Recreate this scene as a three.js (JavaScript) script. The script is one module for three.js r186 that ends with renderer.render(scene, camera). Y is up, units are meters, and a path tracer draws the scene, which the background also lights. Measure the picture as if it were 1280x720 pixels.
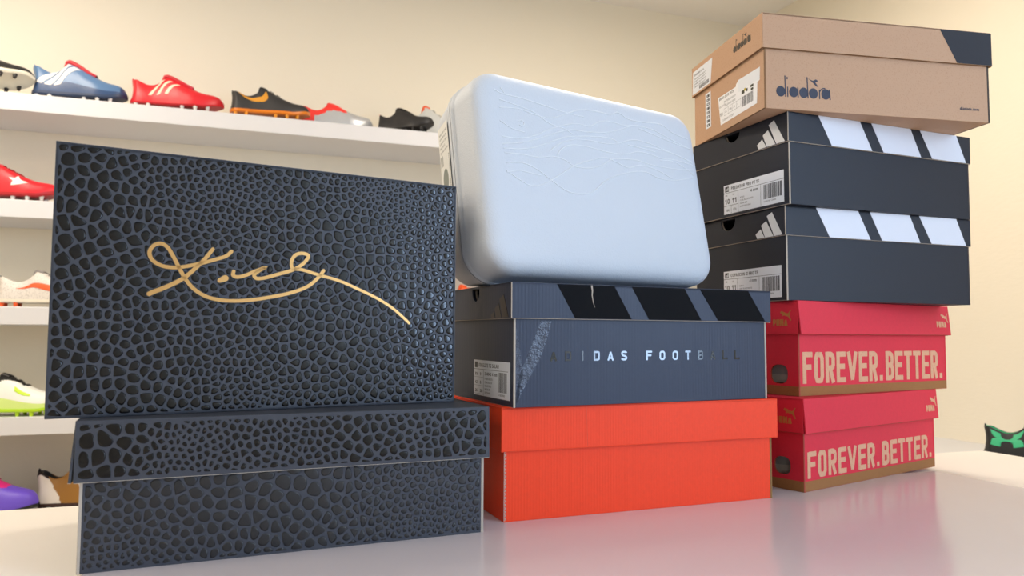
import * as THREE from 'three';
import { mergeGeometries } from 'three/addons/utils/BufferGeometryUtils.js';
import { TextGeometry } from 'three/addons/geometries/TextGeometry.js';
import { FontLoader } from 'three/addons/loaders/FontLoader.js';
import { RectAreaLightUniformsLib } from 'three/addons/lights/RectAreaLightUniformsLib.js';

// ---------------------------------------------------------------- camera, sky, lights, exposure
const scene = new THREE.Scene();
const TABLE = 0.75;                                   // height of the board the boxes stand on
const camera = new THREE.PerspectiveCamera(41.58, 1280 / 720, 0.02, 60);
camera.position.set(0, TABLE + 0.1913, 0);
camera.rotation.set(0.06278, 0, 0.00497);
camera.focus = 0.85; camera.userData.fStop = 10;
const renderer = new THREE.WebGLRenderer({ antialias: true });
renderer.toneMapping = THREE.LinearToneMapping;
renderer.toneMappingExposure = 1.12;
renderer.shadowMap.enabled = true;
RectAreaLightUniformsLib.init();
scene.background = new THREE.Color().setRGB(0.6, 0.78, 1.0);   // an even overcast sky beyond the window

const PSI = 0.33685;                                  // the room is turned by this against the camera; room axes: d along the back wall, n out of it
const AD = new THREE.Vector3(Math.cos(PSI), 0, -Math.sin(PSI)), AN = new THREE.Vector3(Math.sin(PSI), 0, Math.cos(PSI));
const room = (d, y, n) => new THREE.Vector3().addScaledVector(AD, d).addScaledVector(AN, n).setY(y);
const areaLight = (name, color, intensity, w, h, at, towards) => {
  const l = new THREE.RectAreaLight(color, intensity, w, h);
  l.name = name; l.position.copy(at); l.lookAt(towards); scene.add(l);
  return l;
};
const WIN = { n0: 1.05, n1: 1.95, y0: 0.68, y1: 2.15, d: 2.22 };
const winMid = [(WIN.y0 + WIN.y1) / 2, (WIN.n0 + WIN.n1) / 2];
areaLight('window_daylight', new THREE.Color().setRGB(0.5, 0.695, 1.0), 17, WIN.n1 - WIN.n0 - 0.1, WIN.y1 - WIN.y0 - 0.1, room(WIN.d - 0.03, ...winMid), room(0, ...winMid));
const LAMPS = [[-0.95, -1.85, 21], [1.15, -1.55, 20], [-1.5, -0.6, 11]];  // third panel is an added, unseen fill that brightens the left box ends
const LAMP_COLOR = new THREE.Color().setRGB(1.0, 0.88, 0.73);
for (const [d, n, power] of LAMPS) areaLight('ceiling_panel_light', LAMP_COLOR, power, 0.56, 0.56, room(d, 2.345, n), room(d, 0, n).add(new THREE.Vector3(0.0001, 0, 0)));

// ---------------------------------------------------------------- helpers
let seed = 12345;
const rnd = () => { seed = (seed * 1664525 + 1013904223) >>> 0; return seed / 4294967296; };
const used = {};
const numbered = (n) => { const k = used[n] = (used[n] ?? -1) + 1; return k ? `${n}_${String(k).padStart(3, '0')}` : n; };
function tag(o, label, category, group) { o.userData.label = label; o.userData.category = category; if (group) o.userData.group = group; return o; }
function thing(name, label, category, group) { const o = new THREE.Group(); o.name = numbered(name); scene.add(o); return tag(o, label, category, group); }
function mesh(name, geometry, material, parent) {
  const m = new THREE.Mesh(geometry, material); m.name = parent === scene ? numbered(name) : name; m.castShadow = m.receiveShadow = true; parent.add(m); return m;
}
const T = (g, x = 0, y = 0, z = 0) => g.translate(x, y, z);
const box = (w, h, d, x = 0, y = 0, z = 0) => new THREE.BoxGeometry(w, h, d).translate(x, y, z);
function slice(g, start, count) {                     // part of a geometry without an index
  const r = new THREE.BufferGeometry();
  for (const k of ['position', 'normal', 'uv']) { const a = g.attributes[k]; r.setAttribute(k, new THREE.BufferAttribute(a.array.slice(start * a.itemSize, (start + count) * a.itemSize), a.itemSize)); }
  return r;
}
const flat = (g) => (g.index ? g.toNonIndexed() : g);
const join = (list) => mergeGeometries(list.map(flat));
const twoTone = (faces, edges) => mergeGeometries([join(faces), join(edges)], true);   // groups 0 and 1

function poly(points, holes = []) {
  const s = new THREE.Shape(points.map((p) => new THREE.Vector2(p[0], p[1])));
  for (const h of holes) s.holes.push(new THREE.Path(h.map((p) => new THREE.Vector2(p[0], p[1]))));
  return s;
}
const sheet = (points, t = 0.0003, holes = []) => new THREE.ExtrudeGeometry(poly(points, holes), { depth: t, bevelEnabled: false });
// a board of cardboard: {faces, edges}, its outer face at z = 0, going back to z = -t
function board(points, t, holes = [], bevel = 0.0005) {
  const g = new THREE.ExtrudeGeometry(poly(points, holes), { depth: t - 2 * bevel, bevelEnabled: true, bevelThickness: bevel, bevelSize: bevel, bevelOffset: -bevel, bevelSegments: 2 });
  g.translate(0, 0, -t + bevel);
  return { faces: slice(g, g.groups[0].start, g.groups[0].count), edges: slice(g, g.groups[1].start, g.groups[1].count) };
}
const rect = (w, h, x = 0, y = 0) => [[x, y], [x + w, y], [x + w, y + h], [x, y + h]];
const ring = (cx, cy, rx, ry, n = 28, p = 2) => Array.from({ length: n }, (_, i) => { const a = (i / n) * 2 * Math.PI, c = Math.cos(a), s = Math.sin(a); return [cx + rx * Math.sign(c) * Math.abs(c) ** (2 / p), cy + ry * Math.sign(s) * Math.abs(s) ** (2 / p)]; });

// a flat raised stroke along points [x, y] of the given width (a number or a function of 0..1)
function stroke(pts, width, t = 0.0003, z = 0, round = false) {
  const n = pts.length, w = typeof width === 'function' ? width : () => width, rows = [];
  for (let i = 0; i < n; i++) {
    const a = pts[Math.max(0, i - 1)], b = pts[i], c = pts[Math.min(n - 1, i + 1)];
    let ux = b[0] - a[0], uy = b[1] - a[1], vx = c[0] - b[0], vy = c[1] - b[1];
    if (i === 0) { ux = vx; uy = vy; } if (i === n - 1) { vx = ux; vy = uy; }
    const ul = Math.hypot(ux, uy) || 1, vl = Math.hypot(vx, vy) || 1; ux /= ul; uy /= ul; vx /= vl; vy /= vl;
    let nx = -(uy + vy), ny = ux + vx; const l = Math.hypot(nx, ny) || 1; nx /= l; ny /= l;
    const m = Math.min(1.8, 1 / Math.max(0.3, nx * -uy + ny * ux));
    rows.push([b[0], b[1], nx * m, ny * m, w(i / (n - 1)) / 2, ux, uy, vx, vy]);
  }
  if (round) {
    const f = rows[0], e = rows[n - 1], pre = [], post = [];
    for (let k = 4; k >= 1; k--) { const s = (k / 4) * Math.PI / 2, h = f[4]; pre.push([f[0] - f[5] * h * Math.sin(s), f[1] - f[6] * h * Math.sin(s), f[2], f[3], Math.max(h * Math.cos(s), h * 0.05)]); }
    for (let k = 1; k <= 4; k++) { const s = (k / 4) * Math.PI / 2, h = e[4]; post.push([e[0] + e[7] * h * Math.sin(s), e[1] + e[8] * h * Math.sin(s), e[2], e[3], Math.max(h * Math.cos(s), h * 0.05)]); }
    rows.unshift(...pre); rows.push(...post);
  }
  const pos = [], uv = [];
  const L = (r, zz) => [r[0] + r[2] * r[4], r[1] + r[3] * r[4], zz], R = (r, zz) => [r[0] - r[2] * r[4], r[1] - r[3] * r[4], zz];
  const quad = (a, b, c, d) => { for (const p of [a, b, c, a, c, d]) { pos.push(...p); uv.push(p[0], p[1]); } };
  for (let i = 0; i + 1 < rows.length; i++) {
    const a = rows[i], b = rows[i + 1], z1 = z + t;
    quad(R(a, z1), R(b, z1), L(b, z1), L(a, z1)); quad(R(a, z), R(b, z), R(b, z1), R(a, z1)); quad(L(b, z), L(a, z), L(a, z1), L(b, z1));
  }
  const f = rows[0], e = rows[rows.length - 1], z1 = z + t;
  quad(L(f, z), R(f, z), R(f, z1), L(f, z1)); quad(R(e, z), L(e, z), L(e, z1), R(e, z1));
  const g = new THREE.BufferGeometry();
  g.setAttribute('position', new THREE.Float32BufferAttribute(pos, 3)); g.setAttribute('uv', new THREE.Float32BufferAttribute(uv, 2)); g.computeVertexNormals();
  return g;
}
const smooth = (pts, n, closed = false) => new THREE.CatmullRomCurve3(pts.map((p) => new THREE.Vector3(p[0], p[1], 0)), closed, 'centripetal').getPoints(n).map((p) => [p.x, p.y]);

// capital letters drawn with strokes: height 1, width w, stroke s (numbers before slanting)
function letter(c, w, s) {
  const h = s / 2, l = h, r = w - h, b = h, t = 1 - h, m = 0.52;
  const bow = (x0, y0, y1, x1 = r) => [[x0, y1], [x1 - 0.1 * w - 0.06, y1], [x1 - 0.02, y1 - 0.05], [x1, y1 - 0.12], [x1, y0 + 0.12], [x1 - 0.02, y0 + 0.05], [x1 - 0.1 * w - 0.06, y0], [x0, y0]];
  switch (c) {
    case 'F': return [[[l, 0], [l, 1]], [[l, t], [w, t]], [[l, m], [w * 0.88, m]]];
    case 'E': return [[[l, 0], [l, 1]], [[l, t], [w, t]], [[l, m], [w * 0.9, m]], [[l, b], [w, b]]];
    case 'L': return [[[l, 0], [l, 1]], [[l, b], [w, b]]];
    case 'T': return [[[w / 2, 0], [w / 2, 1]], [[0, t], [w, t]]];
    case 'I': return [[[w / 2, 0], [w / 2, 1]]];
    case 'O': return [[[w / 2, t], [w * 0.3, t - 0.01], [l, t - 0.13], [l, b + 0.13], [w * 0.3, b + 0.01], [w / 2, b], [w * 0.7, b + 0.01], [r, b + 0.13], [r, t - 0.13], [w * 0.7, t - 0.01], [w / 2 - 0.001, t]]];
    case 'U': return [[[l, 1], [l, b + 0.13], [w * 0.3, b + 0.01], [w / 2, b], [w * 0.7, b + 0.01], [r, b + 0.13], [r, 1]]];
    case 'P': return [[[l, 0], [l, 1]], bow(l, 0.42, t)];
    case 'R': return [[[l, 0], [l, 1]], bow(l, 0.47, t), [[w * 0.5, 0.47], [r, 0]]];
    case 'B': return [[[l, 0], [l, 1]], bow(l, m, t, r * 0.97), bow(l, b, m)];
    case 'D': return [[[l, 0], [l, 1]], bow(l, b, t)];
    case 'A': return [[[h * 0.8, 0], [w / 2, t]], [[w / 2, t], [w - h * 0.8, 0]], [[w * 0.2, 0.27], [w * 0.8, 0.27]]];
    case 'V': return [[[h * 0.8, 1], [w / 2, b * 0.8]], [[w / 2, b * 0.8], [w - h * 0.8, 1]]];
    case 'M': return [[[l, 0], [l, 1]], [[l, t], [w / 2, 0.3]], [[w / 2, 0.3], [r, t]], [[r, 0], [r, 1]]];
    case 'S': return [[[r, 0.78], [r * 0.97, t - 0.06], [w * 0.68, t], [w * 0.32, t], [l, t - 0.1], [l, 0.66], [w * 0.3, 0.54], [w * 0.7, 0.46], [r, 0.34], [r, b + 0.1], [w * 0.68, b], [w * 0.32, b], [l, b + 0.06], [l, 0.22]]];
    case '.': return [[[w / 2, 0], [w / 2, s * 1.15]]];
  }
  return [];
}
// a line of such letters from x0 to x1, height h; widths relative
function lettering(text, x0, x1, y, h, s, gap, t = 0.0003, rel = {}) {
  const wid = (c) => ({ ' ': 0.28, '.': 0.2, I: s * 1.4, M: 0.62, A: 0.5, V: 0.5, ...rel }[c] ?? 0.45);
  const total = [...text].reduce((a, c) => a + wid(c) + gap, -gap), k = (x1 - x0) / total, out = [];
  let x = 0;
  for (const c of text) {
    const one = [];
    for (const st of letter(c, wid(c), s)) one.push(stroke(st.map(([px, py]) => [x0 + (x + px) * k, y + py * h]), s * (k + h) / 2, t + one.length * 0.00004));
    if (one.length) out.push(join(one));
    x += wid(c) + gap;
  }
  return out;
}

// ---------------------------------------------------------------- textures and materials
function noiseTexture(size, cells, lo, hi, octaves = 4, stretch = [1, 1]) {   // tiling value noise, grey
  const data = new Uint8Array(size * size * 4), grids = [];
  for (let o = 0; o < octaves; o++) { const n = cells << o; grids.push([n, Float32Array.from({ length: n * n }, rnd)]); }
  for (let y = 0; y < size; y++) for (let x = 0; x < size; x++) {
    let v = 0, a = 0.5, sum = 0;
    for (const [n, g] of grids) {
      const fx = ((x / size) * n * stretch[0]) % n, fy = ((y / size) * n * stretch[1]) % n, ix = fx | 0, iy = fy | 0, tx = fx - ix, ty = fy - iy, jx = (ix + 1) % n, jy = (iy + 1) % n;
      const sx = tx * tx * (3 - 2 * tx), sy = ty * ty * (3 - 2 * ty);
      v += a * ((g[iy * n + ix] * (1 - sx) + g[iy * n + jx] * sx) * (1 - sy) + (g[jy * n + ix] * (1 - sx) + g[jy * n + jx] * sx) * sy); sum += a; a *= 0.75;
    }
    const c = Math.round(255 * (lo + (hi - lo) * Math.min(1, Math.max(0, (v / sum - 0.5) * 1.8 + 0.5)))), i = (y * size + x) * 4;
    data[i] = data[i + 1] = data[i + 2] = c; data[i + 3] = 255;
  }
  const t = new THREE.DataTexture(data, size, size); t.wrapS = t.wrapT = THREE.RepeatWrapping; t.magFilter = THREE.LinearFilter; t.needsUpdate = true; return t;
}
const every = (t, mx, my = mx, srgb = false) => { const c = t.clone(); c.repeat.set(1 / mx, 1 / my); if (srgb) c.colorSpace = THREE.SRGBColorSpace; c.needsUpdate = true; return c; };
const grain = noiseTexture(256, 16, 0.94, 1.0), bumpy = noiseTexture(256, 24, 0, 1, 3), cloudy = noiseTexture(256, 4, 0.0, 1, 5);
const fluting = (() => {                              // the ribs of corrugated board showing through, ten ribs a tile
  const w = 320, data = new Uint8Array(w * 4 * 4);
  for (let x = 0; x < w; x++) { const rib = Math.floor(x / 32), v = Math.round(255 * (0.5 + 0.5 * Math.cos((x / 32) * 2 * Math.PI)) * (0.55 + 0.45 * Math.sin(rib * 2.4) ** 2)); for (let y = 0; y < 4; y++) { const i = (y * w + x) * 4; data[i] = data[i + 1] = data[i + 2] = v; data[i + 3] = 255; } }
  const t = new THREE.DataTexture(data, w, 4); t.wrapS = t.wrapT = THREE.RepeatWrapping; t.magFilter = THREE.LinearFilter; t.needsUpdate = true; return t;
})();
const speckled = (base, spot, share) => {             // a kraft or snakeskin speckle, tiling
  const c = document.createElement('canvas'); c.width = c.height = 256; const x = c.getContext('2d'); x.fillStyle = base; x.fillRect(0, 0, 256, 256); x.fillStyle = spot;
  for (let i = 0; i < share; i++) x.fillRect(rnd() * 256, rnd() * 256, 1 + rnd() * 2, 1 + rnd() * 3);
  const t = new THREE.CanvasTexture(c); t.colorSpace = THREE.SRGBColorSpace; t.wrapS = t.wrapT = THREE.RepeatWrapping; return t;
};
const card = (color, roughness = 0.6, o = {}) => new THREE.MeshPhysicalMaterial({ color, roughness, map: every(grain, 0.06, 0.06), bumpMap: every(bumpy, 0.03), bumpScale: 0.00004, ...o });
const plain = (color, roughness = 0.5, o = {}) => new THREE.MeshPhysicalMaterial({ color, roughness, ...o });

const M = {
  wall: new THREE.MeshStandardMaterial({ color: '#f0e8d6', roughness: 0.9, bumpMap: every(bumpy, 0.12), bumpScale: 0.0002 }),
  ceiling: new THREE.MeshStandardMaterial({ color: '#f3f0ec', roughness: 0.95 }),
  floor: new THREE.MeshStandardMaterial({ color: '#c4b49e', roughness: 0.7, map: every(grain, 0.3) }),
  shelf: plain('#d9d9dc', 0.4), table: plain('#e9e3da', 0.3), gloss: plain('#d9d0d4', 0.16, { bumpMap: every(cloudy, 0.2), bumpScale: 0.00003 }),
  frame: plain('#f0efec', 0.4), metal: plain('#9a9a9a', 0.35, { metalness: 1 }),
  raw: card('#b5a28c', 0.8), rawPale: card('#bcb0a2', 0.8), rawDark: card('#3a3536', 0.7),
};

// ---------------------------------------------------------------- the room
function struct(name, list, material) { const m = mesh(name, join(list), material, scene); m.rotation.y = PSI; m.userData.kind = 'structure'; return m; }
const slab = (d0, d1, y0, y1, n0, n1) => box(d1 - d0, y1 - y0, n1 - n0, (d0 + d1) / 2, (y0 + y1) / 2, (n0 + n1) / 2);
const R = { d0: -2.1, d1: 2.22, n0: -2.93, n1: 2.2, h: 2.4 };
struct('floor', [slab(R.d0 - 0.1, R.d1 + 0.1, -0.1, 0, R.n0 - 0.1, R.n1 + 0.1)], M.floor);
struct('ceiling', [slab(R.d0 - 0.1, R.d1 + 0.1, R.h, R.h + 0.1, R.n0 - 0.1, R.n1 + 0.1)], M.ceiling);
struct('wall_back', [slab(R.d0 - 0.1, R.d1 + 0.1, 0, R.h, R.n0 - 0.1, R.n0)], M.wall);
struct('wall_front', [slab(R.d0 - 0.1, R.d1 + 0.1, 0, R.h, R.n1, R.n1 + 0.1)], M.wall);
struct('wall_left', [slab(R.d0 - 0.1, R.d0, 0, R.h, R.n0, R.n1)], M.wall);
struct('wall_right', [slab(R.d1, R.d1 + 0.1, 0, WIN.y0, R.n0, R.n1), slab(R.d1, R.d1 + 0.1, WIN.y1, R.h, R.n0, R.n1), slab(R.d1, R.d1 + 0.1, WIN.y0, WIN.y1, R.n0, WIN.n0), slab(R.d1, R.d1 + 0.1, WIN.y0, WIN.y1, WIN.n1, R.n1)], M.wall);
{
  const w = 0.05, d0 = R.d1 + 0.02, d1 = R.d1 + 0.07, mid = (WIN.n0 + WIN.n1) / 2;
  const f = struct('window_1', [slab(d0, d1, WIN.y0, WIN.y0 + w, WIN.n0, WIN.n1), slab(d0, d1, WIN.y1 - w, WIN.y1, WIN.n0, WIN.n1), slab(d0, d1, WIN.y0, WIN.y1, WIN.n0, WIN.n0 + w), slab(d0, d1, WIN.y0, WIN.y1, WIN.n1 - w, WIN.n1), slab(d0, d1, WIN.y0, WIN.y1, mid - w / 2, mid + w / 2)], M.frame);
  for (const [a, b] of [[WIN.n0 + w, mid - w / 2], [mid + w / 2, WIN.n1 - w]]) mesh('pane', slab(d0 + 0.02, d0 + 0.024, WIN.y0 + w, WIN.y1 - w, a, b), plain('#ffffff', 0, { transmission: 1, thickness: 0 }), f);
}
struct('baseboard_back', [slab(R.d0, R.d1, 0, 0.09, R.n0, R.n0 + 0.015)], M.frame);
LAMPS.forEach(([d, n], i) => {
  const t = thing('ceiling_lamp', ['square white ceiling light panel above the left shelves', 'square white ceiling light panel above the tall right stack', 'added unseen fill panel by the left wall, brightening the left box ends'][i], 'lamp', 'ceiling light panels');
  t.position.copy(room(d, 2.355, n)); t.rotation.y = PSI;
  mesh('housing', box(0.62, 0.045, 0.62, 0, 0.0225, 0), M.frame, t);
  mesh('diffuser', box(0.57, 0.004, 0.57, 0, -0.002, 0), new THREE.MeshStandardMaterial({ color: '#ffffff', emissive: LAMP_COLOR, emissiveIntensity: 1 }), t);
});

// shelves along the back wall
const SH = [1.678, 1.348, 1.022, 0.69, 0.388], SHT = 0.055, SHF = -2.66;
const shelfWords = ['topmost white wall shelf, holding the long row of football boots', 'second white wall shelf from the top, with one red boot', 'third white wall shelf from the top, with the snakeskin boot', 'fourth white wall shelf from the top, with the neon boot', 'lowest white wall shelf, level with the back edge of the table'];
SH.forEach((y, i) => {
  const s = mesh('wall_shelf', (() => { const w = R.d1 - R.d0, dep = SHF - R.n0, g = new THREE.ExtrudeGeometry(poly(rect(w - 0.004, SHT - 0.004, -w / 2 + 0.002, -SHT + 0.002)), { depth: dep - 0.004, bevelEnabled: true, bevelThickness: 0.002, bevelSize: 0.002, bevelSegments: 2 }); return g.translate(0, 0, 0.002); })(), M.shelf, scene);
  s.position.copy(room((R.d0 + R.d1) / 2, y, R.n0)); s.rotation.y = PSI; tag(s, shelfWords[i], 'shelf', 'white shelves on the back wall');
});
{ // the low shelf on the right wall behind the table
  const s = mesh('wall_shelf', slab(-0.21, 0.21, -0.04, 0, -0.6, 0.6), M.shelf, scene);
  s.position.copy(room(2.01, 0.606, -1.5)); s.rotation.y = PSI; tag(s, 'low white shelf on the right wall under the black and green boot', 'shelf');
}

// the table and the glossy board on it
const roundedSlab = (w, d, t, r, bev) => { const s = new THREE.Shape(); const x = w / 2 - bev, y = d / 2 - bev; s.moveTo(-x + r, -y); s.lineTo(x - r, -y); s.quadraticCurveTo(x, -y, x, -y + r); s.lineTo(x, y - r); s.quadraticCurveTo(x, y, x - r, y); s.lineTo(-x + r, y); s.quadraticCurveTo(-x, y, -x, y - r); s.lineTo(-x, -y + r); s.quadraticCurveTo(-x, -y, -x + r, -y); return new THREE.ExtrudeGeometry(s, { depth: t - 2 * bev, bevelEnabled: true, bevelThickness: bev, bevelSize: bev, bevelSegments: 3, curveSegments: 6 }).rotateX(-Math.PI / 2).translate(0, -t + bev, 0); };
{
  const t = thing('table', 'long cream table carrying the glossy board and all the shoe boxes', 'table');
  const d0 = -0.85, d1 = 1.215, n0 = -0.99, n1 = -0.2, y = TABLE - 0.004;
  t.position.copy(room((d0 + d1) / 2, 0, (n0 + n1) / 2)); t.rotation.y = PSI;
  mesh('tabletop', T(roundedSlab(d1 - d0, n1 - n0, 0.03, 0.004, 0.0015), 0, y, 0), M.table, t);
  for (const sx of [-1, 1]) for (const sz of [-1, 1]) mesh('leg', box(0.045, y - 0.03, 0.045, sx * ((d1 - d0) / 2 - 0.06), (y - 0.03) / 2, sz * ((n1 - n0) / 2 - 0.06)), M.metal, t);
  const b = mesh('glossy_board', roundedSlab(1.063, 0.63, 0.004, 0.003, 0.0008), M.gloss, scene);
  b.position.copy(room(0.945 - 0.5315, TABLE, -0.842 + 0.315)); b.rotation.y = PSI; tag(b, 'pale lilac glossy board lying on the cream table under the boxes', 'board');
}

// ---------------------------------------------------------------- shoe boxes
// a box from the front left bottom corner (x, y, z) as the camera sees it; u runs along the front, v up; on the left end u runs back from the front edge
function shoeBox(o) {
  const { W, H, D, Hl, lap = 0.003, flareFront = 0, flareEnd = 0, t = 0.0025 } = o;
  const root = thing('shoe_box', o.label, 'shoe box', o.group);
  root.rotation.y = o.yaw;
  const d = new THREE.Vector3(Math.cos(o.yaw), 0, -Math.sin(o.yaw)), n = new THREE.Vector3(Math.sin(o.yaw), 0, Math.cos(o.yaw));
  root.position.set(o.x, TABLE + o.y, o.z).addScaledVector(d, W / 2).addScaledVector(n, -D / 2);
  const m = { raw: M.raw, ...o.mats }; m.lid ??= m.front; m.lidEnd ??= m.end; m.lidFront ??= m.lid;
  const front = (g, off = 0) => g.translate(-W / 2, 0, D / 2 + off);
  const end = (g, off = 0) => g.translate(-D, 0, 0).rotateY(-Math.PI / 2).translate(-W / 2 - off, 0, D / 2);        // local x = D - u
  const lidFront = (g, off = 0) => g.translate(0, -H, off).rotateX(-flareFront).translate(-W / 2, H, D / 2 + lap);
  const lidEnd = (g, off = 0) => g.translate(-D, -H, off).rotateX(-flareEnd).rotateY(-Math.PI / 2).translate(-W / 2 - lap, H, D / 2);
  const hb = H - 0.0035;
  const put = (b, f) => ({ faces: f(b.faces), edges: f(b.edges) });
  // body: front and back between the end panels, whose cut edges show at the corners
  const bf = put(board(rect(W - 2 * t, hb, t, 0), t), (g) => front(g, -0.0004));
  mesh('front_panel', twoTone([bf.faces], [bf.edges]), [m.front, m.frontEdge ?? m.front], root);
  const notch = o.notch ? [o.notch[0], o.notch[1]] : null;
  const endShape = (w, y0, y1, x0) => {
    if (!notch) return rect(w, y1 - y0, x0, y0);
    const [u0, u1] = notch, pts = [[x0, y0], [x0 + w, y0], [x0 + w, y1]], c = D - (u0 + u1) / 2, r = (u1 - u0) / 2, dep = o.notch[2];
    for (let i = 0; i <= 12; i++) { const a = (i / 12) * Math.PI; pts.push([c + r * Math.cos(a), H - dep * Math.abs(Math.sin(a)) ** 0.7 - (i % 12 ? 0 : 0)]); }
    pts[3][1] = y1; pts[pts.length - 1][1] = y1; pts.push([x0, y1]);
    return pts;
  };
  const be = put(board(endShape(D, 0, hb, 0), t, o.hole ? [ring(D - o.hole[0], o.hole[1], o.hole[2], o.hole[3], 26, 2.6)] : []), (g) => end(g));
  mesh('end_panel', twoTone([be.faces], [be.edges]), [m.end, m.raw], root);
  const rest = [box(W - 2 * t, hb, t, 0, hb / 2, -D / 2 + t / 2), box(W - 2 * t, t, D - 2 * t, 0, t / 2, 0)];
  mesh('body', join(rest), m.base ?? m.end, root);
  mesh('end_panel', box(t, hb, D - 0.0006, W / 2 - t / 2, hb / 2, 0), m.rightEnd ?? m.raw, root);
  // lid: top board and four skirts
  const tl = 0.0024, faces = [], edges = [], lw = W + 2 * lap, ld = D + 2 * lap;
  const lf = put(board(rect(lw, Hl, -lap, H - Hl), tl, [], 0.0007), (g) => lidFront(g)); faces.push(lf.faces, lf.edges);
  edges.push(lidFront(box(lw - 0.001, 0.0004, tl, W / 2, H - Hl + 0.0001, -tl / 2)));
  const le = put(board(endShape(ld - 0.002, H - Hl, H, -lap + 0.001), tl, [], 0.0007), (g) => lidEnd(g));
  edges.push(lidEnd(box(ld - 0.001, 0.0004, tl, D / 2, H - Hl + 0.0001, -tl / 2)));
  const rr = new THREE.Group();
  const right = box(tl, Hl, ld - 0.002, 0, -Hl / 2, 0).translate(W / 2 + lap - tl / 2, H, 0); faces.push(right);
  edges.push(box(tl + 0.0002, 0.0012, ld - 0.002, 0, -Hl, 0).translate(W / 2 + lap - tl / 2, H, 0));
  faces.push(box(lw, Hl, tl, 0, H - Hl / 2, -D / 2 - lap + tl / 2));
  faces.push(T(roundedSlab(lw, ld, 0.003, 0.0008, 0.0008), 0, H, 0));
  if (o.cornerWear) { edges.push(lidEnd(box(0.0009, Hl - 0.001, 0.0009, D + lap - 0.0004, H - Hl / 2, 0))); }
  const lid = mesh('lid', twoTone(faces, edges), [m.lid, m.raw], root);
  mesh('lid_flap', twoTone([le.faces, le.edges], [box(0.0001, 0.0001, 0.0001, -W / 2, H - 0.01, 0)]), [m.lidEnd, m.raw], lid);
  return { root, lid, W, H, D, Hl, lap, front, end, lidFront, lidEnd, F: (n2, g, mt, off = 0.0) => mesh(n2, front(g, off - 0.0004), mt, root), E: (n2, g, mt, off = 0) => mesh(n2, end(g, off), mt, root), LF: (n2, g, mt) => mesh(n2, lidFront(g), mt, lid), LE: (n2, g, mt) => mesh(n2, lidEnd(g), mt, lid), d, n };
}
const flip = (D, pts) => pts.map(([u, v]) => [D - u, v]);    // end coordinates (u back from the front edge) to panel coordinates

// printed size labels
function labelTexture(w, h, draw) {
  const c = document.createElement('canvas'); c.width = w; c.height = h; const x = c.getContext('2d');
  x.fillStyle = '#e6eaf2'; x.fillRect(0, 0, w, h); x.fillStyle = '#23252b'; draw(x, w, h);
  const t = new THREE.CanvasTexture(c); t.colorSpace = THREE.SRGBColorSpace; return t;
}
const bars = (x, x0, y0, w, h, s) => { let p = x0, k = s; while (p < x0 + w) { k = (k * 1103515245 + 12345) & 0x7fffffff; const b = 1 + (k >> 16) % 5; x.fillRect(p, y0, b, h); p += b + 1 + ((k >> 20) % 4); } };
const label3 = (title, code, a, b, rows) => labelTexture(512, 180, (x, w, h) => {
  x.fillRect(12, 10, 34, 32); x.fillStyle = '#e6eaf2'; for (const i of [0, 1, 2]) x.fillRect(18 + i * 9, 30 - i * 7, 6, 6 + i * 7); x.fillStyle = '#23252b';
  x.font = 'bold 26px sans-serif'; x.fillText(title, 66, 36, 250);
  x.fillRect(0, 48, w, 2); x.fillRect(130, 50, 2, h - 50); x.fillRect(325, 50, 2, h - 50); x.fillRect(0, 128, 130, 2); x.fillRect(66, 130, 2, 50);
  x.font = '15px sans-serif'; x.fillText('UK', 14, 70); x.fillText('US', 80, 70); x.font = 'bold 42px sans-serif'; x.fillText(a, 8, 118, 52); x.fillText(b, 74, 118, 52);
  x.font = '24px sans-serif'; x.fillText('44⅔'.slice(0, 2), 22, 166); x.fillText('9½', 84, 166);
  x.font = 'bold 24px sans-serif'; x.fillText(code, 146, 80); x.fillText('4 mm', 240, 78); x.font = '13px sans-serif';
  rows.forEach((r, i) => x.fillText(r, 146, 100 + i * 18, 168)); bars(x, 350, 58, 145, 84, 77); x.font = '13px sans-serif'; x.fillText('4 066746 128934', 350, 160, 140);
});
function sticker(bx, how, pts, D, tex, name = 'size_label') {     // a paper label glued to the left end; pts in end coordinates
  const p = flip(D, pts), g = sheet(p, 0.0003), xs = p.map((q) => q[0]), ys = p.map((q) => q[1]), x0 = Math.min(...xs), x1 = Math.max(...xs), y0 = Math.min(...ys), y1 = Math.max(...ys), uv = g.attributes.uv, pos = g.attributes.position;
  for (let i = 0; i < uv.count; i++) uv.setXY(i, (pos.getX(i) - x0) / (x1 - x0), (pos.getY(i) - y0) / (y1 - y0));
  return bx[how](name, g, tex.isTexture ? plain('#ffffff', 0.45, { map: tex }) : tex);
}

// the three-bar badge and three wide stripes
const barsBadge = [[[0.0238, 0.1152], [0.0338, 0.1113], [0.0200, 0.0829], [0.0043, 0.0829]], [[0.0355, 0.1048], [0.0456, 0.1], [0.0380, 0.0829], [0.0215, 0.0829]], [[0.0470, 0.0951], [0.0573, 0.0891], [0.0540, 0.0829], [0.0390, 0.0829]]];
const wideStripes = [[[0.048, 1], [0.120, 1], [0.141, 0], [0.0703, 0]], [[0.1405, 1], [0.213, 1], [0.232, 0], [0.1617, 0]], [[0.231, 1], [0.3025, 1], [0.321, 0], [0.2535, 0]]];
const blackCard = card('#20242f', 0.45, { specularIntensity: 0.55 });
const black = { front: blackCard, end: blackCard, lid: blackCard, lidEnd: blackCard, raw: M.rawPale, rightEnd: M.rawDark, base: blackCard };
const whitePrint = plain('#dfe3ef', 0.4), badgeWhite = plain('#dcdcdc', 0.5);
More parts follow.
